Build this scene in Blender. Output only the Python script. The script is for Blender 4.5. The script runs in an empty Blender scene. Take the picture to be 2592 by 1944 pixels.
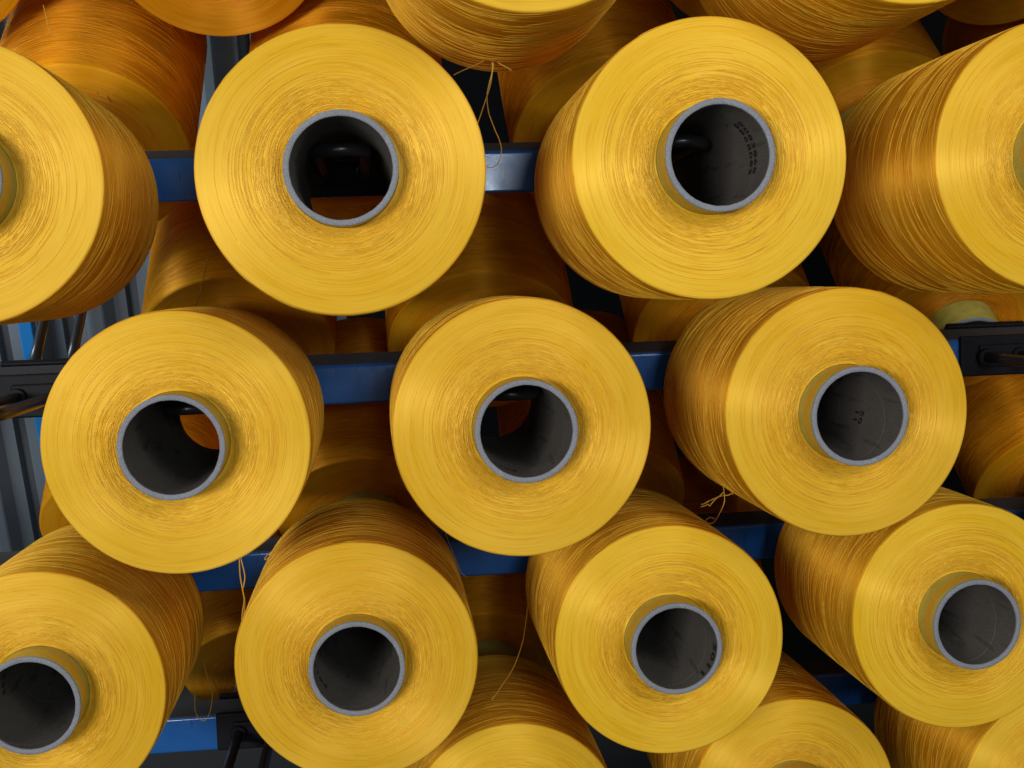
import bpy, bmesh, math, random
from mathutils import Vector, Matrix, noise

random.seed(11)
scene = bpy.context.scene
COL = scene.collection

# ------------------------------------------------------------------ dimensions (metres)
R = 0.15                 # package radius
L = 0.3325               # package length
AL = 0.36166             # tilt of every bobbin (rad) - they point upwards, away from the creel
CA, SA = math.cos(AL), math.sin(AL)
DX, DZ = 0.39292, 0.31261
X0, Y0, Z0 = -0.03918, 1.2915, -0.3555
YC = 1.717               # centre plane of the creel
TR, TI = 0.0585, 0.0522  # tube radii
TP = 0.034               # how far the tube sticks out

# ------------------------------------------------------------------ helpers
def link(o, parent=None):
    COL.objects.link(o)
    if parent is not None:
        o.parent = parent
    return o

def mesh_obj(name, bm, mats, parent=None, smooth=True):
    me = bpy.data.meshes.new(name)
    bm.normal_update()
    bm.to_mesh(me)
    bm.free()
    for m in (mats if isinstance(mats, (list, tuple)) else [mats]):
        me.materials.append(m)
    if smooth:
        for p in me.polygons:
            p.use_smooth = True
    o = bpy.data.objects.new(name, me)
    return link(o, parent)

def tag(o, label=None, cat=None, group=None, kind=None):
    if label: o['label'] = label
    if cat: o['category'] = cat
    if group: o['group'] = group
    if kind: o['kind'] = kind
    return o

def empty(name, mat):
    o = bpy.data.objects.new(name, None)
    o.empty_display_size = 0.05
    COL.objects.link(o)
    o.matrix_world = mat
    return o

def grid(bm, rows, mat_of=None, close=True):
    """rows: list of lists of coordinates -> quads between successive rows"""
    vs = [[bm.verts.new(c) for c in row] for row in rows]
    n = len(rows[0])
    for i in range(len(rows) - 1):
        for k in range(n if close else n - 1):
            k2 = (k + 1) % n
            f = bm.faces.new((vs[i][k], vs[i][k2], vs[i + 1][k2], vs[i + 1][k]))
            if mat_of is not None:
                f.material_index = mat_of(i)
    return vs

def add_box(bm, c, s, rot=None, bevel=0.0):
    ret = bmesh.ops.create_cube(bm, size=1.0)
    vs = ret['verts']
    bmesh.ops.scale(bm, vec=s, verts=vs)
    if bevel > 0:
        es = list({e for v in vs for e in v.link_edges})
        rb = bmesh.ops.bevel(bm, geom=es, offset=bevel, segments=3, affect='EDGES', profile=0.5)
        vs = list({v for f in rb['faces'] for v in f.verts} | {v for v in vs if v.is_valid})
    if rot is not None:
        bmesh.ops.transform(bm, matrix=rot.to_4x4(), verts=vs)
    bmesh.ops.translate(bm, vec=c, verts=vs)

def sweep(bm, pts, rad, seg=8, taper=True):
    """round tube along a polyline (parallel-transport frame)"""
    pts = [Vector(p) for p in pts]
    n = len(pts)
    tang = []
    for i in range(n):
        t = pts[min(i + 1, n - 1)] - pts[max(i - 1, 0)]
        tang.append(t.normalized())
    ref = Vector((0.31, 0.2, 0.93))
    nrm = tang[0].cross(ref).normalized()
    rows = []
    for i in range(n):
        nrm = (nrm - tang[i] * nrm.dot(tang[i])).normalized()
        b = tang[i].cross(nrm)
        rr = rad
        if taper and i in (0, n - 1):
            rr = rad * 0.5
        rows.append([tuple(pts[i] + (nrm * math.cos(a) + b * math.sin(a)) * rr)
                     for a in [2 * math.pi * k / seg for k in range(seg)]])
    vs = grid(bm, rows)
    bm.faces.new(vs[0][::-1])
    bm.faces.new(vs[-1])

def catmull(pts, sub=6):
    P = [Vector(p) for p in pts]
    P = [P[0] * 2 - P[1]] + P + [P[-1] * 2 - P[-2]]
    out = []
    for i in range(1, len(P) - 2):
        for s in range(sub):
            t = s / sub
            a, b, c, d = P[i - 1], P[i], P[i + 1], P[i + 2]
            out.append(0.5 * ((2 * b) + (c - a) * t + (2 * a - 5 * b + 4 * c - d) * t * t
                              + (3 * b - a - 3 * c + d) * t * t * t))
    out.append(P[-2])
    return out

# ------------------------------------------------------------------ materials
class NT:
    def __init__(self, name):
        self.m = bpy.data.materials.new(name)
        self.m.use_nodes = True
        self.t = self.m.node_tree
        self.t.nodes.clear()
        self.out = self.t.nodes.new('ShaderNodeOutputMaterial')
        self.b = self.t.nodes.new('ShaderNodeBsdfPrincipled')
        self.t.links.new(self.b.outputs[0], self.out.inputs[0])
    def put(self, sock, v):
        if hasattr(v, 'is_output') or isinstance(v, bpy.types.NodeSocket):
            self.t.links.new(v, sock)
        else:
            sock.default_value = v
    def math(self, op, a, b=0.0, c=None, clamp=False):
        n = self.t.nodes.new('ShaderNodeMath')
        n.operation = op
        n.use_clamp = clamp
        self.put(n.inputs[0], a)
        self.put(n.inputs[1], b)
        if c is not None: self.put(n.inputs[2], c)
        return n.outputs[0]
    def vec(self, op, a, b=None):
        n = self.t.nodes.new('ShaderNodeVectorMath')
        n.operation = op
        self.put(n.inputs[0], a)
        if b is not None: self.put(n.inputs[1], b)
        return n.outputs[0]
    def comb(self, x, y, z):
        n = self.t.nodes.new('ShaderNodeCombineXYZ')
        for i, v in enumerate((x, y, z)): self.put(n.inputs[i], v)
        return n.outputs[0]
    def noise(self, vec, scale=1.0, detail=0.0, w=None, rough=0.5):
        n = self.t.nodes.new('ShaderNodeTexNoise')
        if w is not None:
            n.noise_dimensions = '4D'
            self.put(n.inputs['W'], w)
        self.put(n.inputs['Vector'], vec)
        n.inputs['Scale'].default_value = scale
        n.inputs['Detail'].default_value = detail
        n.inputs['Roughness'].default_value = rough
        return n.outputs['Fac']
    def mix(self, f, a, b):
        n = self.t.nodes.new('ShaderNodeMix')
        n.data_type = 'RGBA'
        self.put(n.inputs['Factor'], f)
        self.put(n.inputs['A'], a)
        self.put(n.inputs['B'], b)
        return [o for o in n.outputs if o.type == 'RGBA'][0]
    def rng(self, v, a, b, c=0.0, d=1.0, smooth=False):
        n = self.t.nodes.new('ShaderNodeMapRange')
        if smooth: n.interpolation_type = 'SMOOTHSTEP'
        self.put(n.inputs[0], v)
        for i, k in enumerate((a, b, c, d)): self.put(n.inputs[i + 1], k)
        return n.outputs[0]
    def bump(self, h, dist, strength=1.0, normal=None):
        n = self.t.nodes.new('ShaderNodeBump')
        n.inputs['Distance'].default_value = dist
        n.inputs['Strength'].default_value = strength
        self.put(n.inputs['Height'], h)
        if normal is not None: self.put(n.inputs['Normal'], normal)
        return n.outputs[0]
    def polar(self):
        tc = self.t.nodes.new('ShaderNodeTexCoord')
        s = self.t.nodes.new('ShaderNodeSeparateXYZ')
        self.t.links.new(tc.outputs['Object'], s.inputs[0])
        x, y, z = s.outputs
        r = self.math('SQRT', self.math('ADD', self.math('MULTIPLY', x, x), self.math('MULTIPLY', y, y)))
        r = self.math('MAXIMUM', r, 0.0001)
        return self.math('DIVIDE', x, r), self.math('DIVIDE', y, r), z, r, tc
    def s(self, name, v):
        self.put(self.b.inputs[name], v)

def c4(r, g, b): return (r, g, b, 1.0)

def yarn_material(name, face, shade_tint=False):
    t = NT(name)
    ux, uy, z, r, tc = t.polar()
    oi = t.t.nodes.new('ShaderNodeObjectInfo')
    rnd = t.math('MULTIPLY', oi.outputs['Random'], 61.0)
    run = r if face else z           # coordinate across the threads
    def V(k, f, src):
        return t.comb(t.math('MULTIPLY', ux, k), t.math('MULTIPLY', uy, k), t.math('MULTIPLY', src, f))
    def ridge(n, wdt):
        return t.rng(t.math('ABSOLUTE', t.math('SUBTRACT', n, 0.5)), 0.0, wdt, 1.0, 0.0)
    if face:
        near = t.rng(r, 0.072, 0.120, 1.0, 0.0, True)
        amp = t.math('ADD', t.math('MULTIPLY', near, 0.0080), 0.0010)
        w1 = t.noise(V(2.6, 40.0, r), w=rnd, detail=1.0)
        w2 = t.noise(V(6.0, 50.0, r), w=rnd, detail=1.0)
        wv = t.math('ADD', t.math('SUBTRACT', w1, 0.5), t.math('MULTIPLY', t.math('SUBTRACT', w2, 0.5), 0.60))
        run2 = t.math('ADD', r, t.math('MULTIPLY', wv, amp))
        la = t.noise(V(1.1, 330.0, run2), w=rnd, detail=1.0)
        lb = t.noise(V(2.4, 820.0, run2), w=rnd, detail=1.0)
        gl = t.noise(V(2.6, 480.0, run2), w=rnd, detail=1.0)
        gm = t.noise(V(5.0, 45.0, r), w=rnd, detail=1.0)
        br = t.noise(V(0.9, 85.0, r), w=rnd, detail=2.0)
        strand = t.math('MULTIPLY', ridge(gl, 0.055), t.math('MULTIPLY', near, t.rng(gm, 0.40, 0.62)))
        dark = t.math('ADD', t.math('MULTIPLY', ridge(la, 0.034), t.math('ADD', t.math('MULTIPLY', near, 0.16), t.rng(gm, 0.64, 0.36, 0.03, 0.28))),
                      t.math('MULTIPLY', ridge(t.math('ADD', gl, 0.10), 0.055), t.math('MULTIPLY', near, 0.30)), clamp=True)
        base, deep, pale = c4(0.82, 0.458, 0.016), c4(0.50, 0.190, 0.004), c4(0.90, 0.555, 0.050)
        if shade_tint: base, deep, pale = c4(0.84, 0.325, 0.004), c4(0.46, 0.125, 0.001), c4(0.92, 0.44, 0.018)  # far-side variant: orange of deep shade put into the yarn colour
    else:
        near = None
        w1 = t.noise(V(1.3, 12.0, z), w=rnd, detail=1.0)
        w2 = t.noise(V(4.0, 60.0, z), w=rnd, detail=1.0)
        run2 = t.math('ADD', z, t.math('ADD', t.math('MULTIPLY', t.math('SUBTRACT', w1, 0.5), 0.034),
                                       t.math('MULTIPLY', t.math('SUBTRACT', w2, 0.5), 0.005)))
        la = t.noise(V(1.6, 380.0, run2), w=rnd, detail=1.0)
        lb = t.noise(V(3.0, 640.0, run2), w=rnd, detail=1.0)
        gl = t.noise(V(2.6, 330.0, run2), w=rnd, detail=1.0)
        gm = t.noise(V(2.0, 16.0, run2), w=rnd, detail=1.0)
        br = t.noise(V(1.0, 30.0, run2), w=rnd, detail=2.0)
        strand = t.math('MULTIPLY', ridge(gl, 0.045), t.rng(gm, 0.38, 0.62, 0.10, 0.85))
        dark = t.math('MULTIPLY', ridge(la, 0.060), t.rng(gm, 0.62, 0.38, 0.25, 0.75))
        base, deep, pale = c4(0.82, 0.345, 0.004), c4(0.48, 0.135, 0.002), c4(0.93, 0.55, 0.032)  # same yarn, with the orange of a shaded flank put into its colour
        if shade_tint: base, deep, pale = c4(0.85, 0.280, 0.003), c4(0.44, 0.100, 0.001), c4(0.94, 0.44, 0.018)
    col = t.mix(t.rng(br, 0.34, 0.66, 0.0, 0.60 if face else 0.34), base, pale)
    col = t.mix(t.rng(lb, 0.44, 0.68, 0.0, 0.45), col, pale)
    col = t.mix(t.rng(lb, 0.46, 0.28, 0.0, 0.22 if face else 0.40), col, deep)
    col = t.mix(dark, col, deep)
    col = t.mix(t.math('MULTIPLY', strand, 0.90), col, c4(0.95, 0.46, 0.025) if shade_tint else c4(0.93, 0.62, 0.06))  # glints on the strands are painted into the base colour
    hue = t.t.nodes.new('ShaderNodeHueSaturation')
    t.put(hue.inputs['Value'], t.rng(oi.outputs['Random'], 0, 1, 0.94, 1.04))
    t.put(hue.inputs['Hue'], t.rng(oi.outputs['Random'], 0, 1, 0.497, 0.503))
    t.put(hue.inputs['Color'], col)
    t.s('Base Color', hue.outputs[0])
    h = t.math('SUBTRACT', t.math('ADD', t.math('MULTIPLY', lb, 0.45), t.math('MULTIPLY', strand, 0.55)), t.math('MULTIPLY', dark, 0.40))
    nb = t.bump(h, 0.0009 if face else 0.0011, 0.6)
    t.s('Normal', nb)
    t.s('Metallic', (0.16 if face else 0.34) if shade_tint else (0.06 if face else 0.22))
    t.s('Roughness', 0.50)
    t.s('Specular IOR Level', 0.75 if face else 0.5)
    t.s('Specular Tint', c4(1.0, 0.58, 0.16) if shade_tint else (c4(1.0, 0.74, 0.26) if face else c4(1.0, 0.66, 0.22)))
    t.s('Anisotropic', 1.0)
    # highlight stretched across the winding direction, like real filament yarn
    vt = t.t.nodes.new('ShaderNodeVectorTransform')
    vt.vector_type = 'VECTOR'; vt.convert_from = 'OBJECT'; vt.convert_to = 'WORLD'
    t.put(vt.inputs[0], t.comb(t.math('MULTIPLY', uy, -1.0), ux, 0.0))
    geo = t.t.nodes.new('ShaderNodeNewGeometry')
    t.s('Tangent', t.vec('NORMALIZE', t.vec('CROSS_PRODUCT', geo.outputs['Normal'], vt.outputs[0])))
    return t.m

M_FACE = yarn_material('yarn_face', True)
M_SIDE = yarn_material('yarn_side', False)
M_FACE_A = yarn_material('yarn_face_shade_tint', True, True)
M_SIDE_A = yarn_material('yarn_side_shade_tint', False, True)

def strand_material():
    t = NT('yarn_strand')
    tc = t.t.nodes.new('ShaderNodeTexCoord')
    n = t.noise(tc.outputs['Object'], 900.0, 1.0)
    t.s('Base Color', t.mix(n, c4(0.62, 0.30, 0.02), c4(0.86, 0.56, 0.08)))
    t.s('Roughness', 0.45)
    return t.m
M_STRAND = strand_material()
def lifted_material(name, a, b):
    t = NT(name)
    tc = t.t.nodes.new('ShaderNodeTexCoord')
    n = t.noise(tc.outputs['Object'], 120.0, 1.0)
    t.s('Base Color', t.mix(n, a, b))
    t.s('Roughness', 0.36)
    t.s('Specular IOR Level', 0.8)
    t.s('Specular Tint', c4(1.0, 0.80, 0.40))
    t.s('Metallic', 0.12)
    return t.m
M_LIFT = lifted_material('lifted_thread', c4(0.82, 0.45, 0.014), c4(0.93, 0.60, 0.06))
M_HAIR = lifted_material('dark_hair', c4(0.16, 0.055, 0.004), c4(0.22, 0.085, 0.008))
M_LIFT_A = lifted_material('lifted_thread_shade_tint', c4(0.88, 0.28, 0.004), c4(0.94, 0.42, 0.018))  # far-side threads, shade tint mixed into their colour too

def tube_material():
    t = NT('tube_paper_outer')
    ux, uy, z, r, tc = t.polar()
    n = t.noise(t.comb(t.math('MULTIPLY', ux, 3.0), t.math('MULTIPLY', uy, 3.0), t.math('MULTIPLY', z, 90.0)), detail=2.0)
    # reserve-yarn band wound on the bare tube end
    zz = t.math('ADD', z, t.math('MULTIPLY', t.math('SUBTRACT', n, 0.5), 0.004))
    b1 = t.math('MULTIPLY', t.rng(zz, L + 0.006, L + 0.010), t.rng(zz, L + 0.020, L + 0.024, 1.0, 0.0))
    col = t.mix(t.rng(n, 0.3, 0.7), c4(0.42, 0.36, 0.055), c4(0.52, 0.46, 0.10))
    col = t.mix(t.math('MULTIPLY', b1, 0.75), col, c4(0.66, 0.34, 0.015))
    t.s('Base Color', col)
    t.s('Roughness', 0.42)
    t.s('Normal', t.bump(n, 0.0003, 0.5))
    return t.m
def card_material(name, c_a, c_b, scale, spec=0.25, seam=None):
    t = NT(name)
    ux, uy, z, r, tc = t.polar()
    n = t.noise(tc.outputs['Object'], scale, 3.0, rough=0.65)
    n2 = t.noise(tc.outputs['Object'], 40.0, 2.0)
    col = t.mix(t.rng(n, 0.32, 0.70), c_a, c_b)
    col = t.mix(t.rng(n2, 0.35, 0.7, 0.0, 0.35), col, c_a)
    if seam:
        turn = t.math('FRACT', t.math('ADD', t.math('DIVIDE', t.math('ARCTAN2', uy, ux), 2 * math.pi), t.math('MULTIPLY', z, 6.5)))
        col = t.mix(t.math('MULTIPLY', t.rng(turn, 0.0045, 0.009, 1.0, 0.0), 0.75), col, seam)
        scuff = t.noise(t.vec('MULTIPLY', tc.outputs['Object'], (90.0, 90.0, 14.0)), 1.0, 3.0)
        col = t.mix(t.rng(scuff, 0.60, 0.72, 0.0, 0.55), col, c4(0.03, 0.027, 0.024))
    t.s('Base Color', col)
    t.s('Roughness', 0.85)
    t.s('Specular IOR Level', spec)
    t.s('Normal', t.bump(n, 0.0005, 0.45))
    return t.m
M_TUBE = tube_material()
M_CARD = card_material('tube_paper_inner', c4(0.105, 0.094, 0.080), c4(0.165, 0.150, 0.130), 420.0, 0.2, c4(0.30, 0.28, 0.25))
M_RIM = card_material('tube_cut_end', c4(0.175, 0.185, 0.205), c4(0.315, 0.328, 0.355), 700.0)

def ink_material():
    t = NT('stamp_ink')
    tc = t.t.nodes.new('ShaderNodeTexCoord')
    n = t.noise(tc.outputs['Object'], 500.0, 2.0)
    t.s('Base Color', t.mix(t.rng(n, 0.45, 0.75), c4(0.010, 0.010, 0.011), c4(0.05, 0.046, 0.042)))
    t.s('Roughness', 0.7)
    return t.m
M_INK = ink_material()

def blue_paint():
    t = NT('blue_enamel')
    tc = t.t.nodes.new('ShaderNodeTexCoord')
    geo = t.t.nodes.new('ShaderNodeNewGeometry')
    s = t.t.nodes.new('ShaderNodeSeparateXYZ')
    t.t.links.new(geo.outputs['Normal'], s.inputs[0])
    n = t.noise(tc.outputs['Object'], 26.0, 3.0)
    orange = t.noise(tc.outputs['Object'], 330.0, 1.0)
    lint = t.noise(tc.outputs['Object'], 620.0, 3.0, rough=0.75)
    col = t.mix(n, c4(0.012, 0.105, 0.360), c4(0.015, 0.130, 0.430))
    # scratches through the paint
    sc = t.noise(t.vec('MULTIPLY', tc.outputs['Object'], (160.0, 14.0, 14.0)), 1.0, 2.0)
    col = t.mix(t.rng(sc, 0.66, 0.72, 0.0, 0.55), col, c4(0.02, 0.03, 0.05))
    top = t.math('MULTIPLY', t.rng(s.outputs[2], 0.72, 0.93), t.rng(n, 0.25, 0.45, 0.82, 1.0))
    dust = t.mix(t.rng(lint, 0.4, 0.7), c4(0.030, 0.027, 0.027), c4(0.070, 0.062, 0.058))
    t.s('Base Color', t.mix(top, col, dust))
    t.s('Roughness', t.math('ADD', t.math('MULTIPLY', top, 0.62), t.rng(n, 0.3, 0.7, 0.17, 0.26)))
    t.s('Specular IOR Level', 0.55)
    h = t.math('ADD', t.math('MULTIPLY', orange, 0.5), t.math('MULTIPLY', lint, t.math('MULTIPLY', top, 1.2)))
    t.s('Normal', t.bump(h, 0.0006, 0.35))
    return t.m
M_BLUE = blue_paint()

def black_plastic():
    t = NT('black_plastic')
    tc = t.t.nodes.new('ShaderNodeTexCoord')
    n = t.noise(tc.outputs['Object'], 60.0, 3.0)
    sp = t.noise(tc.outputs['Object'], 260.0, 2.0)
    col = t.mix(n, c4(0.004, 0.004, 0.006), c4(0.010, 0.010, 0.013))
    col = t.mix(t.rng(sp, 0.70, 0.78, 0.0, 0.5), col, c4(0.06, 0.058, 0.058))
    t.s('Base Color', col)
    t.s('Roughness', 0.55)
    t.s('Specular IOR Level', 0.16)
    t.s('Normal', t.bump(n, 0.0006, 0.3))
    return t.m
def black_steel():
    t = NT('black_steel_rod')
    tc = t.t.nodes.new('ShaderNodeTexCoord')
    n = t.noise(tc.outputs['Object'], 150.0, 2.0)
    t.s('Base Color', t.mix(n, c4(0.012, 0.012, 0.014), c4(0.024, 0.023, 0.024)))
    t.s('Roughness', 0.30)
    t.s('Specular IOR Level', 0.6)
    return t.m
M_PLATE = black_plastic()
M_ROD = black_steel()

def wall_material():
    t = NT('painted_sheet_steel')
    tc = t.t.nodes.new('ShaderNodeTexCoord')
    n = t.noise(t.vec('MULTIPLY', tc.outputs['Object'], (9.0, 9.0, 1.2)), 1.0, 4.0)
    g = t.noise(tc.outputs['Object'], 55.0, 3.0)
    col = t.mix(t.rng(n, 0.3, 0.7), c4(0.095, 0.110, 0.122), c4(0.135, 0.152, 0.165))
    col = t.mix(t.rng(g, 0.62, 0.75, 0.0, 0.35), col, c4(0.05, 0.048, 0.045))
    t.s('Base Color', col)
    t.s('Roughness', 0.38)
    return t.m
def floor_material():
    t = NT('concrete_floor')
    tc = t.t.nodes.new('ShaderNodeTexCoord')
    n = t.noise(tc.outputs['Object'], 3.0, 5.0)
    t.s('Base Color', t.mix(n, c4(0.010, 0.009, 0.009), c4(0.026, 0.024, 0.022)))
    t.s('Roughness', 0.8)
    return t.m
def post_paint():
    t = NT('bright_blue_paint')
    tc = t.t.nodes.new('ShaderNodeTexCoord')
    n = t.noise(tc.outputs['Object'], 18.0, 3.0)
    t.s('Base Color', t.mix(n, c4(0.008, 0.13, 0.36), c4(0.012, 0.17, 0.43)))
    t.s('Roughness', 0.4)
    return t.m

# ------------------------------------------------------------------ bobbin geometry
NSEG = 192
def package_mesh(seed, mats=None):
    """wound yarn body: inner end face, flank and outer end face, with uneven layers"""
    off = Vector((seed * 17.3, seed * 5.1, seed * 9.7))
    def face_profile():
        out = []
        n = 64
        for i in range(n + 1):
            s = i / n
            r = TR + 0.0004 + (0.1460 - TR - 0.0004) * s
            dip = -0.0065 * math.exp(-((r - TR) / 0.010) ** 2)
            q = max(0.0, (r - 0.100) / 0.0460)
            dome = 0.0034 * min(1.0, max(0.0, (r - 0.060) / 0.030)) * (1.0 - q * q)
            out.append((r, dip + dome))
        return out
    fp = face_profile()
    rows, kind = [], []
    ang = [2 * math.pi * k / NSEG for k in range(NSEG)]
    def disp(r, a, zoff):
        u, v = math.cos(a), math.sin(a)
        near = math.exp(-((r - 0.082) / 0.020) ** 2)
        edge = min(1.0, max(0.0, (0.1462 - r) / 0.010))
        f1 = noise.noise(Vector((u * 1.6, v * 1.6, r * 130 + zoff)) + off)
        f2 = noise.noise(Vector((u * 7.0, v * 7.0, r * 260 + zoff)) + off)
        f3 = noise.noise(Vector((u * 1.1, v * 1.1, r * 25 + zoff)) + off)
        return edge * (f1 * (0.00022 + 0.00050 * near) + f2 * (0.00005 + 0.00032 * near) + f3 * 0.0007)
    # inner face (local z = 0, looking towards -z)
    for r, dz in fp:
        rows.append([(r * math.cos(a), r * math.sin(a), -(dz + disp(r, a, 40.0))) for a in ang]); kind.append(0)
    # rounded shoulder + flank + shoulder
    rad = 0.0038
    for i in range(1, 5):
        t = i / 4 * math.pi / 2
        rows.append([((R - rad + rad * math.sin(t)) * math.cos(a), (R - rad + rad * math.sin(t)) * math.sin(a),
                      rad - rad * math.cos(t)) for a in ang]); kind.append(0 if i < 3 else 1)
    nf = 60
    for i in range(1, nf):
        zz = rad + (L - 2 * rad) * i / nf
        row = []
        for a in ang:
            u, v = math.cos(a), math.sin(a)
            d = noise.noise(Vector((u * 1.2, v * 1.2, zz * 60)) + off) * 0.00035
            d += noise.noise(Vector((u * 2.5, v * 2.5, zz * 170 + u * 2)) + off) * 0.00018
            d += 0.0010 * math.sin(math.pi * zz / L)
            row.append(((R + d) * u, (R + d) * v, zz))
        rows.append(row); kind.append(1)
    for i in range(0, 5):
        t = math.pi / 2 * (1 - i / 4)
        rows.append([((R - rad + rad * math.sin(t)) * math.cos(a), (R - rad + rad * math.sin(t)) * math.sin(a),
                      L - rad + rad * math.cos(t)) for a in ang]); kind.append(1 if i < 2 else 0)
    for r, dz in fp[::-1]:
        rows.append([(r * math.cos(a), r * math.sin(a), L + dz + disp(r, a, 0.0)) for a in ang]); kind.append(0)
    bm = bmesh.new()
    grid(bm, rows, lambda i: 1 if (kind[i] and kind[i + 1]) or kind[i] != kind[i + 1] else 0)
    # single filaments standing proud of the winding, near the tube and along the flank
    rs = random.Random(seed * 7 + 1)
    def height(r):
        q = min(max((r - TR - 0.0004) / (0.1460 - TR - 0.0004), 0.0), 0.999) * 64
        i0 = int(q)
        return fp[i0][1] + (fp[i0 + 1][1] - fp[i0][1]) * (q - i0)
    nb = len(bm.faces)
    for end in (0, 1):
        for _ in range(300):
            r0 = 0.0630 + abs(rs.gauss(0, 0.026))
            if r0 > 0.140: continue
            near = math.exp(-((r0 - 0.062) / 0.032) ** 2)
            span = rs.uniform(0.025, 0.085) * (1 + 1.5 * (1 - near)) / r0
            a0 = rs.uniform(0, 2 * math.pi)
            drift = rs.gauss(0, 0.0022) * near
            wav, ph, wl = rs.uniform(0.0003, 0.0013) * near, rs.uniform(0, 6.28), rs.uniform(5, 16)
            n = max(5, int(span * r0 / 0.0030))
            pts = []
            for q in range(n + 1):
                f = q / n
                a = a0 + span * f
                r = r0 + drift * (f - 0.5) + wav * math.sin(ph + wl * f)
                lift = -0.0002 + (0.0005 + 0.0005 * near) * min(1.0, 4.0 * math.sin(math.pi * f)) + disp(r, a, 0.0 if end else 40.0)
                zz = height(r) + lift
                pts.append((r * math.cos(a), r * math.sin(a), L + zz if end else -zz))
            sweep(bm, pts, rs.uniform(0.00020, 0.00038), 4)
    for _ in range(330):
        z0 = rs.uniform(0.012, L - 0.012)
        a0 = rs.uniform(0, 2 * math.pi)
        span = rs.uniform(0.35, 1.5)
        span *= rs.uniform(0.8, 1.6)
        slope = rs.choice((-1, 1)) * rs.uniform(0.004, 0.030)
        wav, ph = rs.uniform(0.0, 0.0012), rs.uniform(0, 6.28)
        n = int(span / 0.055) + 3
        pts = []
        for q in range(n + 1):
            f = q / n
            a = a0 + span * f
            zz = z0 + slope * span * f + wav * math.sin(ph + 5 * f)
            if not 0.004 < zz < L - 0.004: continue
            d = 0.0010 * math.sin(math.pi * zz / L) + 0.00024
            pts.append(((R + d) * math.cos(a), (R + d) * math.sin(a), zz))
        if len(pts) > 4: sweep(bm, pts, rs.uniform(0.00014, 0.00032), 4)
    bm.faces.ensure_lookup_table()
    for fi in range(nb, len(bm.faces)):
        bm.faces[fi].material_index = 2
    me = bpy.data.meshes.new('thread_package')
    bm.normal_update(); bm.to_mesh(me); bm.free()
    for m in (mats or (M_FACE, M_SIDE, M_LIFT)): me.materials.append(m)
    for p in me.polygons: p.use_smooth = True
    return me

def tube_mesh():
    n = 96
    ang = [2 * math.pi * k / n for k in range(n)]
    ring = lambda r, z: [(r * math.cos(a), r * math.sin(a), z) for a in ang]
    bm = bmesh.new()
    za, zb = -TP + 0.003, L + TP - 0.003
    grid(bm, [ring(TR, za + (zb - za) * i / 12) for i in range(13)], lambda i: 0)
    grid(bm, [ring(TI, zb + (za - zb) * i / 12) for i in range(13)], lambda i: 1)
    me = bpy.data.meshes.new('tube')
    bm.normal_update(); bm.to_mesh(me); bm.free()
    me.materials.append(M_TUBE); me.materials.append(M_CARD)
    for p in me.polygons: p.use_smooth = True
    return me

def rim_mesh(seed, sign):
    n = 180
    rnd = random.Random(seed)
    zc = (L + TP) if sign > 0 else -TP
    rows = []
    for (r, dz, k) in ((TR, -0.0030, 0), (TR, -0.0008, 0), (TR - 0.0007, 0.0, 0.2), (TR - 0.0030, 0.0002, 0.4),
                       (TI + 0.0007, 0.0, 1.0), (TI, -0.0008, 1.0), (TI, -0.0030, 0.3)):
        row = []
        for i in range(n):
            a = 2 * math.pi * i / n
            u, v = math.cos(a), math.sin(a)
            j = noise.noise(Vector((u * 9, v * 9, seed * 3.1))) * 0.00035 + noise.noise(Vector((u * 30, v * 30, seed))) * 0.00030
            row.append(((r + j * k) * u, (r + j * k) * v, zc + sign * (dz + j * 0.5)))
        rows.append(row)
    if sign < 0: rows = [rw for rw in rows]
    bm = bmesh.new()
    grid(bm, rows)
    if sign < 0: bmesh.ops.reverse_faces(bm, faces=bm.faces[:])
    me = bpy.data.meshes.new('rim')
    bm.normal_update(); bm.to_mesh(me); bm.free()
    me.materials.append(M_RIM)
    for p in me.polygons: p.use_smooth = True
    return me

def stamp_mesh(lines, start_deg, depth, size):
    """characters printed on the inside wall, tops towards the open end, running clockwise seen from outside"""
    bm = bmesh.new()
    for li, txt in enumerate(lines):
        cu = bpy.data.curves.new('stamp', 'FONT')
        cu.body = txt; cu.size = size; cu.resolution_u = 3; cu.space_character = 1.2; cu.offset = size * 0.042
        ob = bpy.data.objects.new('stamp_tmp', cu)
        COL.objects.link(ob)
        dg = bpy.context.evaluated_depsgraph_get()
        me = bpy.data.meshes.new_from_object(ob.evaluated_get(dg))
        bpy.data.objects.remove(ob); bpy.data.curves.remove(cu)
        b2 = bmesh.new(); b2.from_mesh(me)
        bmesh.ops.triangulate(b2, faces=b2.faces[:])
        bmesh.ops.subdivide_edges(b2, edges=[e for e in b2.edges if e.calc_length() > size * 0.3], cuts=1)
        rr = TI - 0.0003
        for v in b2.verts:
            a = math.radians(start_deg) - v.co.x / rr
            zz = L + TP - depth - li * size * 1.05 + v.co.y
            v.co = (rr * math.cos(a), rr * math.sin(a), zz)
        tmp = bpy.data.meshes.new('t'); b2.to_mesh(tmp); b2.free()
        bm.from_mesh(tmp)
        bpy.data.meshes.remove(tmp); bpy.data.meshes.remove(me)
    return bm

PKG = [package_mesh(s) for s in range(4)]
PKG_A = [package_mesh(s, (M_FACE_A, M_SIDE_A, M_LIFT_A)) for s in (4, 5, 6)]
TUBE = tube_mesh()
RIM_O = [rim_mesh(s, 1) for s in (3, 8, 14)]
RIM_I = rim_mesh(5, -1)

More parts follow.
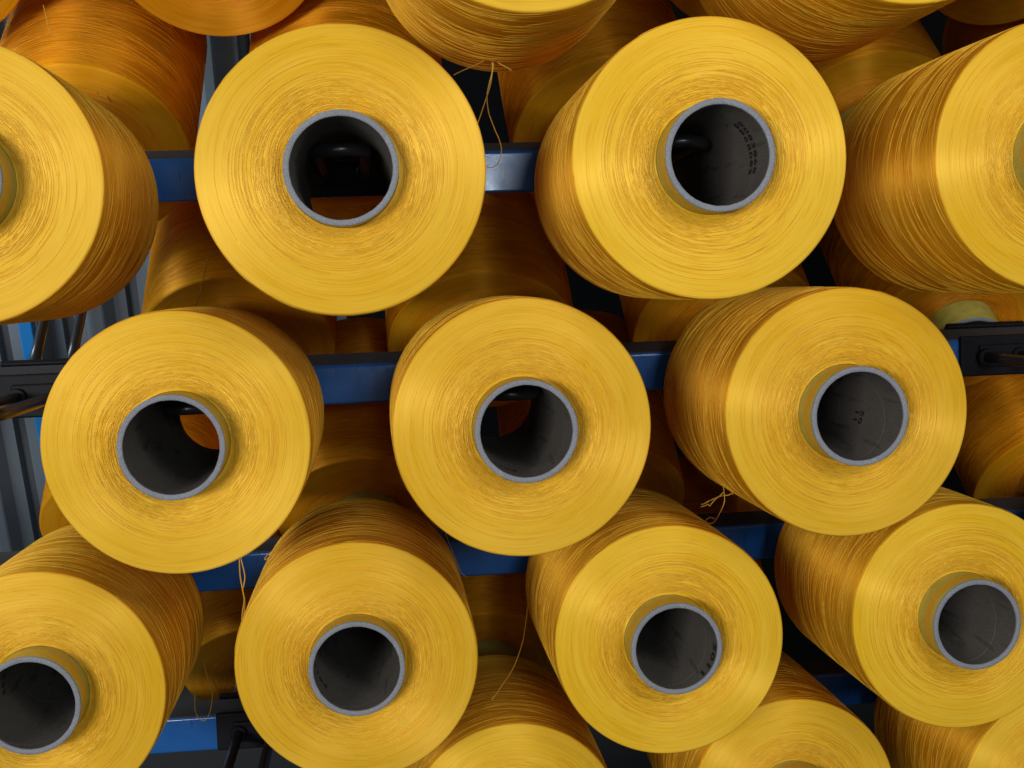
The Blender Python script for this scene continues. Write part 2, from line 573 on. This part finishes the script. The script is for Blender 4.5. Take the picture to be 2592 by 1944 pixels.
def frame(front, x, y, z):
    """matrix of a bobbin: origin at the creel-side end of its package, local +z pointing out of the creel"""
    if front:
        Xa, Za = Vector((1, 0, 0)), Vector((0, -CA, SA))
    else:
        Xa, Za = Vector((-1, 0, 0)), Vector((0, CA, SA))
    Ya = Za.cross(Xa)
    m = Matrix((Xa, Ya, Za)).transposed().to_4x4()
    m.translation = Vector((x, y, z))
    return m

proto = {}
def make_bobbin(front, x, y, z, label, seed, tube_shift=0.0, group=None):
    root = empty('yarn_bobbin', frame(front, x, y, z))
    tag(root, label, 'yarn bobbin', group)
    if not proto:
        proto['p'] = bpy.data.objects.new('thread_package', PKG[0])
        proto['t'] = bpy.data.objects.new('tube', TUBE)
        proto['r'] = bpy.data.objects.new('rim', RIM_O[0])
        proto['q'] = bpy.data.objects.new('rim', RIM_I)
        pk, tb, r1, r2 = proto['p'], proto['t'], proto['r'], proto['q']
    else:
        pk, tb, r1, r2 = (proto[k].copy() for k in 'ptrq')
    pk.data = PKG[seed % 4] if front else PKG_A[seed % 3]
    r1.data = RIM_O[seed % 3]
    for o, pr in ((pk, root), (tb, root), (r1, tb), (r2, tb)):
        COL.objects.link(o)
        o.parent = pr
    pk.rotation_euler = (0, 0, seed * 1.37)
    tb.location = (0, 0, tube_shift)
    r1.rotation_euler = (0, 0, seed * 0.9)
    return root, tb

def front_from_face(cx, cy, cz):
    return (cx, cy + L * CA, cz - L * SA)

def add_tail(root, strands, rad=0.0006, name='thread_tail', mat=None):
    inv = root.matrix_world.inverted()
    bm = bmesh.new()
    for pts in strands:
        sweep(bm, [inv @ p for p in catmull(pts, 6)], rad, 6)
    return mesh_obj(name, bm, mat or M_STRAND, root)

# ------------------------------------------------------------------ front bobbins: (row, col): face centre, tube shift, label
FRONT = {
 (0, 1): (None, 0.0, 'bobbin cut by the top edge with knotted thread ends hanging below'),
 (0, 2): (None, 0.004, 'bobbin cut by the top edge, underside above the bobbin with stamped tube'),
 (0, 3): (None, 0.0, 'bobbin showing only a brown flank in the top right corner'),
 (1, -1): ((-0.4350, 1.3349, -0.3700), 0.010, 'bobbin cut by the left edge at upper left, half its face showing'),
 (1, 0): ((-0.0345, 1.2831, -0.3528), -0.008, 'largest bobbin seen square on, upper left of centre, dark rod glinting inside its tube'),
 (1, 1): ((0.3568, 1.2876, -0.3517), 0.004, 'brightest bobbin upper right of centre with two rows of black stamping inside its tube'),
 (1, 2): ((0.7521, 1.2781, -0.3549), 0.004, 'bobbin cut by the right edge at upper right, with long streaked left flank'),
 (2, 0): ((-0.2357, 1.2920, -0.6651), 0.006, 'bobbin at middle left whose tube shows an orange patch through its far end'),
 (2, 1): ((0.1563, 1.2804, -0.6601), 0.002, 'bobbin at the centre of the photo with nearly no flank visible, see through tube'),
 (2, 2): ((0.5500, 1.2986, -0.6696), 0.006, 'bobbin at middle right with frizzy knotted thread ends under its long left flank'),
 (3, -1): ((-0.4292, 1.2663, -0.9830), 0.006, 'bobbin in the lower left corner with pale creased top flank'),
 (3, 0): ((-0.0481, 1.2783, -0.9734), -0.004, 'lower bobbin left of centre, directly right of the empty blue bar stretch'),
 (3, 1): ((0.3517, 1.2982, -0.9868), 0.004, 'lower bobbin right of centre with four black characters printed inside its tube'),
 (3, 2): ((0.7415, 1.2928, -0.9747), 0.006, 'lower right bobbin with pale olive tube end standing well out of its face'),
 (3, 3): (None, 0.0, 'bobbin of which just a brown sliver shows at the right edge, low down'),
 (4, 1): ((0.1542, 1.3068, -1.2969), 0.0, 'bobbin cut by the bottom edge at centre, a loose strand lying over its top'),
 (4, 2): ((0.5534, 1.3171, -1.2970), -0.002, 'bobbin cut by the bottom edge right of centre, only its tube top showing'),
 (4, 3): (None, 0.004, 'bobbin in the bottom right corner with coarse streaked dark left flank'),
}
BOB = {}
k = 0
for (i, j), (c, ts, lab) in FRONT.items():
    k += 1
    if c is None:
        off = -0.5 if i % 2 == 0 else 0.0
        c = (X0 + (j + off) * DX, Y0, Z0 - DZ * (i - 1))
        if (i, j) == (0, 1): c = (c[0], c[1] - 0.012 * CA, c[2] + 0.012 * SA - 0.010)
        if (i, j) == (0, 2): c = (c[0] - 0.012, c[1], c[2] - 0.004)
    x, y, z = front_from_face(*c)
    BOB[('F', i, j)] = make_bobbin(True, x, y, z, 'yellow ' + lab, k, ts, 'yarn bobbins pegged on the near side of the creel')

# ------------------------------------------------------------------ bobbins on the far side of the creel
REAR = {
 (0, -1): 'dark far side bobbin in the top left corner with hanging thread ends',
 (0, 0): 'dark far side bobbin at the top edge left of centre, above grey wall',
 (0, 2): 'dark far side bobbin barely showing at the top edge between two front bobbins',
 (0, 3): 'brown far side bobbin at the top right, left of the corner bobbin',
 (1, -1): 'far side bobbin at upper left with two dark loose hairs on it',
 (1, 0): 'far side bobbin in deep shadow behind the top of the largest bobbin',
 (1, 1): 'far side bobbin with silky highlight, left of the brightest bobbin at the top',
 (1, 2): 'far side bobbin with bright satin bands between the two upper right front bobbins',
 (1, 3): 'darkest far side bobbin peeping out near the top right corner',
 (2, 0): 'far side bobbin with a crooked dark hair down its flank, below the largest bobbin',
 (2, 1): 'far side bobbin with rippled highlight directly above the centre bobbin',
 (2, 2): 'far side bobbin in shadow above the middle right bobbin, beside a black gap',
 (2, 3): 'far side bobbin with olive tube end just above the black peg plate at right',
 (3, -1): 'far side bobbin showing a small golden edge beside the grey wall',
 (3, 0): 'far side bobbin between the middle left and centre bobbins, under the blue bar',
 (3, 1): 'far side bobbin in shadow just right of the centre bobbin',
 (3, 2): 'far side bobbin in darkness behind the frizzy thread knot',
 (3, 3): 'far side bobbin with strong wavy highlights at right, below the black peg plate',
 (4, 0): 'far side bobbin with pale tube end at lower left, a thread loop hanging below',
 (4, 1): 'far side bobbin below the blue bar under the centre bobbin',
 (4, 2): 'far side bobbin barely seen in the dark gap above the low blue bar',
}
for (i, j), lab in REAR.items():
    k += 1
    off = -0.5 if i % 2 == 0 else 0.0
    x = X0 + (j + off) * DX
    jx = {(0, -1): 0.030, (0, 0): 0.030, (1, -1): 0.018, (2, 0): 0.012, (3, -1): 0.014, (4, 0): 0.012,
          (0, 3): -0.004, (2, 3): -0.010, (3, 3): 0.040}.get((i, j), 0.0)
    jz = -0.018 if i == 0 else 0.0
    zf = Z0 - DZ * (i - 1) - L * SA + jz
    yy = 2 * YC - (Y0 + L * CA) - {(2, 3): 0.03, (2, 1): 0.012}.get((i, j), 0.0)
    BOB[('R', i, j)] = make_bobbin(False, x + jx, yy, zf, 'yellow ' + lab, k, 0.020 if (i, j) == (3, 3) else random.uniform(-0.004, 0.004),
                                   'yarn bobbins pegged on the far side of the creel')

# printed codes inside the tubes
def stamp(key, lines, start, depth, size):
    bm = stamp_mesh(lines, start, depth, size)
    mesh_obj('printed_code', bm, M_INK, BOB[key][1], smooth=False)
stamp(('F', 3, 1), ['5011'], 0, 0.021, 0.0205)
stamp(('F', 1, 1), ['8083868', '8868083'], 50, 0.055, 0.0150)
stamp(('F', 3, 0), ['5011'], 222, 0.050, 0.016)
stamp(('F', 2, 2), ['50', '11'], 352, 0.13, 0.016)
stamp(('F', 3, 2), ['5011'], 205, 0.10, 0.013)
stamp(('F', 3, -1), ['5011'], 190, 0.085, 0.015)
stamp(('F', 2, 1), ['5011'], 262, 0.055, 0.014)

# loose thread ends (part of the bobbin they come from)
T = {
 'F01a': [(0.1441, 1.53, -0.2852), (0.1375, 1.525, -0.288), (0.1292, 1.52, -0.2912), (0.121, 1.515, -0.294), (0.1085, 1.51, -0.2977), (0.0967, 1.5, -0.3009)],
 'F01b': [(0.1441, 1.53, -0.2852), (0.1486, 1.525, -0.2892), (0.1548, 1.52, -0.2933), (0.1615, 1.52, -0.2967), (0.1682, 1.52, -0.3012)],
 'F01c': [(0.1441, 1.53, -0.2852), (0.1464, 1.525, -0.2941), (0.1442, 1.52, -0.3046), (0.1419, 1.52, -0.3184), (0.1351, 1.52, -0.3389), (0.1279, 1.51, -0.355), (0.1237, 1.5, -0.361)],
 'F01d': [(0.1441, 1.53, -0.2852), (0.1452, 1.525, -0.3001), (0.1408, 1.52, -0.3156), (0.1379, 1.52, -0.3311), (0.1396, 1.52, -0.3497), (0.1435, 1.52, -0.3616), (0.1469, 1.52, -0.3708), (0.1534, 1.52, -0.3867), (0.1554, 1.52, -0.4004), (0.1508, 1.52, -0.4148), (0.1416, 1.52, -0.4193), (0.1331, 1.515, -0.4153)],
 'F20a': [(-0.1948, 1.4, -0.89), (-0.1961, 1.4, -0.916), (-0.1949, 1.4, -0.939), (-0.1941, 1.4, -0.955), (-0.1978, 1.4, -0.973), (-0.2001, 1.4, -0.9868)],
 'F20b': [(-0.1933, 1.402, -0.8914), (-0.1905, 1.402, -0.9178), (-0.1927, 1.402, -0.9319), (-0.195, 1.402, -0.9418), (-0.1938, 1.402, -0.9593), (-0.1977, 1.402, -0.9847)],
 'R40a': [(-0.335, 1.7, -1.3026), (-0.3216, 1.66, -1.2888), (-0.3218, 1.655, -1.3032), (-0.3236, 1.65, -1.3268), (-0.3204, 1.65, -1.3457), (-0.3123, 1.65, -1.353), (-0.3032, 1.65, -1.3425), (-0.2955, 1.65, -1.3153), (-0.295, 1.655, -1.2963), (-0.3043, 1.68, -1.283), (-0.3114, 1.7, -1.2656)],
 'F31a': [(0.1965, 1.53, -1.0763), (0.1877, 1.49, -1.0881), (0.1783, 1.45, -1.0904), (0.162, 1.41, -1.0988), (0.1418, 1.37, -1.0974), (0.1239, 1.335, -1.0927)],
 'F22a': [(0.4752, 1.53, -0.8941), (0.4768, 1.528, -0.9006), (0.4776, 1.525, -0.9093), (0.4769, 1.52, -0.9177), (0.4734, 1.52, -0.931), (0.4679, 1.52, -0.9442), (0.4626, 1.52, -0.9513), (0.4555, 1.52, -0.9516), (0.4508, 1.518, -0.9462), (0.4564, 1.516, -0.9399), (0.4639, 1.516, -0.9427)],
 'F22b': [(0.4776, 1.525, -0.9093), (0.4715, 1.522, -0.9091), (0.4663, 1.52, -0.9089), (0.4592, 1.516, -0.9094), (0.4568, 1.519, -0.9126), (0.4517, 1.516, -0.9128), (0.4471, 1.519, -0.9181), (0.442, 1.516, -0.9174)],
 'F22c': [(0.4767, 1.525, -0.9035), (0.4704, 1.523, -0.9088), (0.4632, 1.52, -0.9128), (0.4576, 1.518, -0.9181), (0.4546, 1.516, -0.9206), (0.4522, 1.518, -0.9186), (0.4484, 1.516, -0.9195), (0.4408, 1.515, -0.9207)],
 'F22d': [(0.4776, 1.525, -0.9093), (0.481, 1.522, -0.9081), (0.4849, 1.522, -0.9068), (0.4868, 1.52, -0.9035), (0.4884, 1.52, -0.9066)],
 'F30a': [(-0.1551, 1.5, -0.9346), (-0.1594, 1.5, -0.9418), (-0.1638, 1.5, -0.9498), (-0.1706, 1.5, -0.9568), (-0.1746, 1.5, -0.9588), (-0.173, 1.5, -0.9544), (-0.1648, 1.5, -0.9467), (-0.1566, 1.5, -0.9382)],
 'F30b': [(0.0784, 1.56, -0.9679), (0.082, 1.57, -0.9862), (0.0875, 1.575, -1.0056), (0.0943, 1.58, -1.0294), (0.1012, 1.58, -1.0498), (0.1063, 1.58, -1.0572), (0.1125, 1.58, -1.0625)],
 'R1m1a': [(-0.3948, 1.8, -0.3432), (-0.3919, 1.8, -0.3489), (-0.3823, 1.795, -0.3626), (-0.374, 1.79, -0.3769)],
 'R1m1b': [(-0.3778, 1.8, -0.3549), (-0.3748, 1.8, -0.36), (-0.3665, 1.795, -0.3743), (-0.3569, 1.79, -0.3887)],
 'R0m1a': [(-0.4277, 1.78, -0.2552), (-0.4267, 1.78, -0.2642), (-0.4253, 1.78, -0.2827), (-0.423, 1.78, -0.296)],
 'R20a': [(-0.2269, 1.8, -0.5854), (-0.2292, 1.8, -0.596), (-0.2475, 1.79, -0.617), (-0.2572, 1.78, -0.6454), (-0.2653, 1.77, -0.6703), (-0.2756, 1.77, -0.6933)],
}
for n in ('F01a', 'F01b', 'F01c', 'F01d'):
    T[n] = [tuple(c * 0.966 for c in p) for p in T[n]]
for key, names, rad in ((('F', 0, 1), ['F01a', 'F01b', 'F01c', 'F01d'], 0.00065), (('F', 2, 0), ['F20a', 'F20b'], 0.0008),
                        (('R', 4, 0), ['R40a'], 0.0007), (('F', 3, 1), ['F31a'], 0.0007),
                        (('F', 2, 2), ['F22a', 'F22b', 'F22c', 'F22d'], 0.0008), (('F', 3, 0), ['F30a', 'F30b'], 0.0005),
                        (('R', 1, -1), ['R1m1a', 'R1m1b'], 0.0005), (('R', 0, -1), ['R0m1a'], 0.0005),
                        (('R', 2, 0), ['R20a'], 0.0006)):
    if names[0] in ('R1m1a', 'R20a'):
        for n in names: add_tail(BOB[key][0], [T[n]], rad, 'loose_hair', M_HAIR)
    elif names[0] in ('F30a', 'F20a'):
        for n in names: add_tail(BOB[key][0], [T[n]], rad)
    else:
        add_tail(BOB[key][0], [T[n] for n in names], rad)

# ------------------------------------------------------------------ the creel: bars, peg plates, forked pegs
bpy.context.view_layer.update()
creel = empty('creel_frame', Matrix.Translation((0.15, YC, -1.9)))
tag(creel, 'blue painted steel creel with long crossbars, black peg plates and forked pegs behind the bobbins', 'creel')
cinv = Matrix.Translation((-0.15, -YC, 1.9))

def bar_mesh(z):
    # trapezoid section: flat dusty top, faces square to the pegs
    prof = [(YC - 0.022, z + 0.030), (YC + 0.022, z + 0.030), (YC + 0.0432, z - 0.026), (YC - 0.0432, z - 0.026)]
    bm = bmesh.new()
    xs = (-1.7, 1.9)
    a = [bm.verts.new((xs[0], y, zz)) for y, zz in prof]
    b = [bm.verts.new((xs[1], y, zz)) for y, zz in prof]
    for q in range(4):
        bm.faces.new((a[q], a[(q + 1) % 4], b[(q + 1) % 4], b[q]))
    bm.faces.new(a[::-1]); bm.faces.new(b)
    es = [e for e in bm.edges if abs(e.verts[0].co.x - e.verts[1].co.x) > 1]
    bmesh.ops.bevel(bm, geom=es, offset=0.0055, segments=5, affect='EDGES', profile=0.5)
    bmesh.ops.recalc_face_normals(bm, faces=bm.faces[:])
    bmesh.ops.transform(bm, matrix=cinv, verts=bm.verts[:])
    return bm

for i in range(0, 6):
    zb = Z0 - DZ * (i - 1) - L * SA
    o = mesh_obj('crossbar', bar_mesh(zb), M_BLUE, creel, smooth=True)
    for p in o.data.polygons: p.use_smooth = True
    md = o.modifiers.new('wn', 'WEIGHTED_NORMAL'); md.keep_sharp = False

def plate_mesh():
    bm = bmesh.new()
    add_box(bm, (0, 0.0345, -0.0730), (0.128, 0.062, 0.0095), bevel=0.0028)
    add_box(bm, (0, 0.0345, -0.0660), (0.072, 0.034, 0.0080), bevel=0.0028)
    # socket collars where the fork rods enter
    for sx in (-1, 1):
        rows = []
        for rr, zz in ((0.0135, -0.066), (0.0135, -0.056), (0.0120, -0.0545), (0.0080, -0.0545)):
            rows.append([(sx * 0.027 + rr * math.cos(a), 0.033 + rr * math.sin(a), zz)
                         for a in [2 * math.pi * q / 24 for q in range(24)]])
        grid(bm, rows)
    me = bpy.data.meshes.new('peg_plate')
    bm.normal_update(); bm.to_mesh(me); bm.free()
    me.materials.append(M_PLATE)
    return me
def fork_mesh():
    bm = bmesh.new()
    tip = L - 0.100
    pts = [(-0.027, 0.033, -0.060)] + [(-0.027, 0.033, z) for z in (0.0, 0.08, 0.14)]
    for q in range(13):
        a = math.pi - math.pi * q / 12
        pts.append((0.027 * math.cos(a), 0.033, tip - 0.027 + 0.027 * math.sin(a)))
    pts += [(0.027, 0.033, z) for z in (0.14, 0.08, 0.0)] + [(0.027, 0.033, -0.060)]
    sweep(bm, pts, 0.0080, 16, taper=False)
    me = bpy.data.meshes.new('forked_peg')
    bm.normal_update(); bm.to_mesh(me); bm.free()
    me.materials.append(M_ROD)
    for p in me.polygons: p.use_smooth = True
    return me
PLATE, FORK = plate_mesh(), fork_mesh()
pl0 = bpy.data.objects.new('peg_plate', PLATE)
fk0 = bpy.data.objects.new('forked_peg', FORK)
first = True
for i in range(0, 6):
    zb = Z0 - DZ * (i - 1) - L * SA
    for j in range(-1, 4):
        off = -0.5 if i % 2 == 0 else 0.0
        if i in (0, 4) and j == -1: continue
        if i == 5: continue
        x = X0 + (j + off) * DX
        if (i, j) == (2, -1): x = -0.490
        for fr in (True, False):
            y = (Y0 + L * CA) if fr else 2 * YC - (Y0 + L * CA)
            m = frame(fr, x, y, zb)
            if first: p, f = pl0, fk0
            else: p, f = pl0.copy(), fk0.copy()
            first = False
            COL.objects.link(p); COL.objects.link(f)
            p.parent = creel; f.parent = p
            p.matrix_local = cinv @ m

# ------------------------------------------------------------------ background: sheet wall, post, floor
def wall_mesh():
    bm = bmesh.new()
    P = 0.15
    prof = []
    x = -3.35 - 0.343 + 0.343
    n0 = -20
    for n in range(n0, 22):
        c = -0.343 + n * P
        prof += [(c - 0.034, 0.0), (c - 0.014, -0.028), (c - 0.010, -0.030), (c + 0.010, -0.030), (c + 0.014, -0.028), (c + 0.034, 0.0),
                 (c + 0.062, 0.002), (c + 0.066, 0.030), (c + 0.086, 0.030), (c + 0.090, 0.002)]
    bot = [bm.verts.new((px, 2.78 + py, -2.2)) for px, py in prof]
    top = [bm.verts.new((px, 2.78 + py, 1.6)) for px, py in prof]
    for q in range(len(prof) - 1):
        bm.faces.new((bot[q], bot[q + 1], top[q + 1], top[q]))
    return bm
w = mesh_obj('cladding_wall', wall_mesh(), wall_material(), None, smooth=False)
tag(w, 'grey ribbed sheet steel wall far behind the creel, showing at the left', 'wall')

bm = bmesh.new()
add_box(bm, (1.50, 2.70, -0.3), (3.16, 0.03, 3.8), bevel=0.004)  # black sheet added to stand in for shade in the right-hand gaps
def gap_shade():
    t = NT('gap_shade')
    tc = t.t.nodes.new('ShaderNodeTexCoord')
    n = t.noise(tc.outputs['Object'], 6.0, 4.0)
    t.s('Base Color', t.mix(n, c4(0.004, 0.004, 0.004), c4(0.010, 0.010, 0.010)))
    t.s('Roughness', 0.85)
    t.s('Specular IOR Level', 0.15)
    return t.m
o = mesh_obj('backdrop', bm, gap_shade(), None, smooth=False)
tag(o, 'added black partition board far behind the creel, seen through gaps at the right', 'backdrop')

bm = bmesh.new()
add_box(bm, (-0.775, 2.66, -0.4), (0.030, 0.030, 3.5), bevel=0.004)
o = mesh_obj('wall_post', bm, post_paint(), None, smooth=False)
tag(o, 'slim bright blue upright post in front of the grey ribbed wall at left', 'post')

bm = bmesh.new()
vs = [bm.verts.new(c) for c in ((-6, -6, -2.15), (6, -6, -2.15), (6, 6, -2.15), (-6, 6, -2.15))]
bm.faces.new(vs)
o = mesh_obj('floor', bm, floor_material(), None, smooth=False)
tag(o, kind='structure')

# ------------------------------------------------------------------ lights
def area(name, loc, target, w_, h_, power, color):
    ld = bpy.data.lights.new(name, 'AREA')
    ld.shape = 'RECTANGLE'
    ld.size, ld.size_y = w_, h_
    ld.energy = power
    ld.color = color
    o = bpy.data.objects.new(name, ld)
    COL.objects.link(o)
    o.location = loc
    o.rotation_euler = (Vector(target) - Vector(loc)).to_track_quat('-Z', 'Y').to_euler()
    return o
area('front_lamp', (0.55, -2.0, 1.22), (0.17, 1.7, -0.43), 0.55, 0.30, 18, (0.74, 0.87, 1.0))
area('camera_fill', (0.055, -0.01, 0.075), (0.20, 1.5, -0.62), 0.07, 0.04, 0.5, (1.0, 0.985, 0.96))  # weak unseen fill added beside the lens; no flash fired
area('upper_right_fill', (1.0, -0.2, 1.0), (0.35, 1.4, -0.5), 0.7, 0.5, 12, (1.0, 0.97, 0.93))  # unseen fill added to brighten the upper right and the far-side gaps
area('side_window', (-1.9, -2.4, 1.05), (0.1, 1.4, -0.7), 1.6, 0.6, 111, (1.0, 0.98, 0.96))
bw = area('back_window', (-1.9, 1.9, 0.3), (-0.85, 2.78, -0.75), 0.6, 0.8, 24, (0.70, 0.87, 1.0))
bw.data.spread = math.radians(125)

wd = bpy.data.worlds.new('World')
scene.world = wd
wd.use_nodes = True
bg = wd.node_tree.nodes['Background']
bg.inputs[0].default_value = (0.72, 0.74, 0.78, 1)
bg.inputs[1].default_value = 0.145

# ------------------------------------------------------------------ camera
cd = bpy.data.cameras.new('camera')
cam = bpy.data.objects.new('camera', cd)
COL.objects.link(cam)
r_ = Vector((0.994013, -0.109182, 0.004142))
u_ = Vector((0.042592, 0.42212, 0.905539))
f_ = Vector((0.100617, 0.899941, -0.424243))
cam.matrix_world = Matrix((r_, u_, -f_)).transposed().to_4x4()
cd.sensor_width = 36.0
cd.lens = 44.289
cd.clip_start = 0.05
cd.clip_end = 60
scene.camera = cam

scene.render.engine = 'CYCLES'
scene.cycles.use_denoising = True
scene.cycles.denoising_prefilter = 'ACCURATE'
scene.cycles.max_bounces = 8
scene.cycles.diffuse_bounces = 5
scene.cycles.sample_clamp_indirect = 6
scene.view_settings.view_transform = 'Standard'
scene.view_settings.look = 'None'
scene.view_settings.exposure = 0
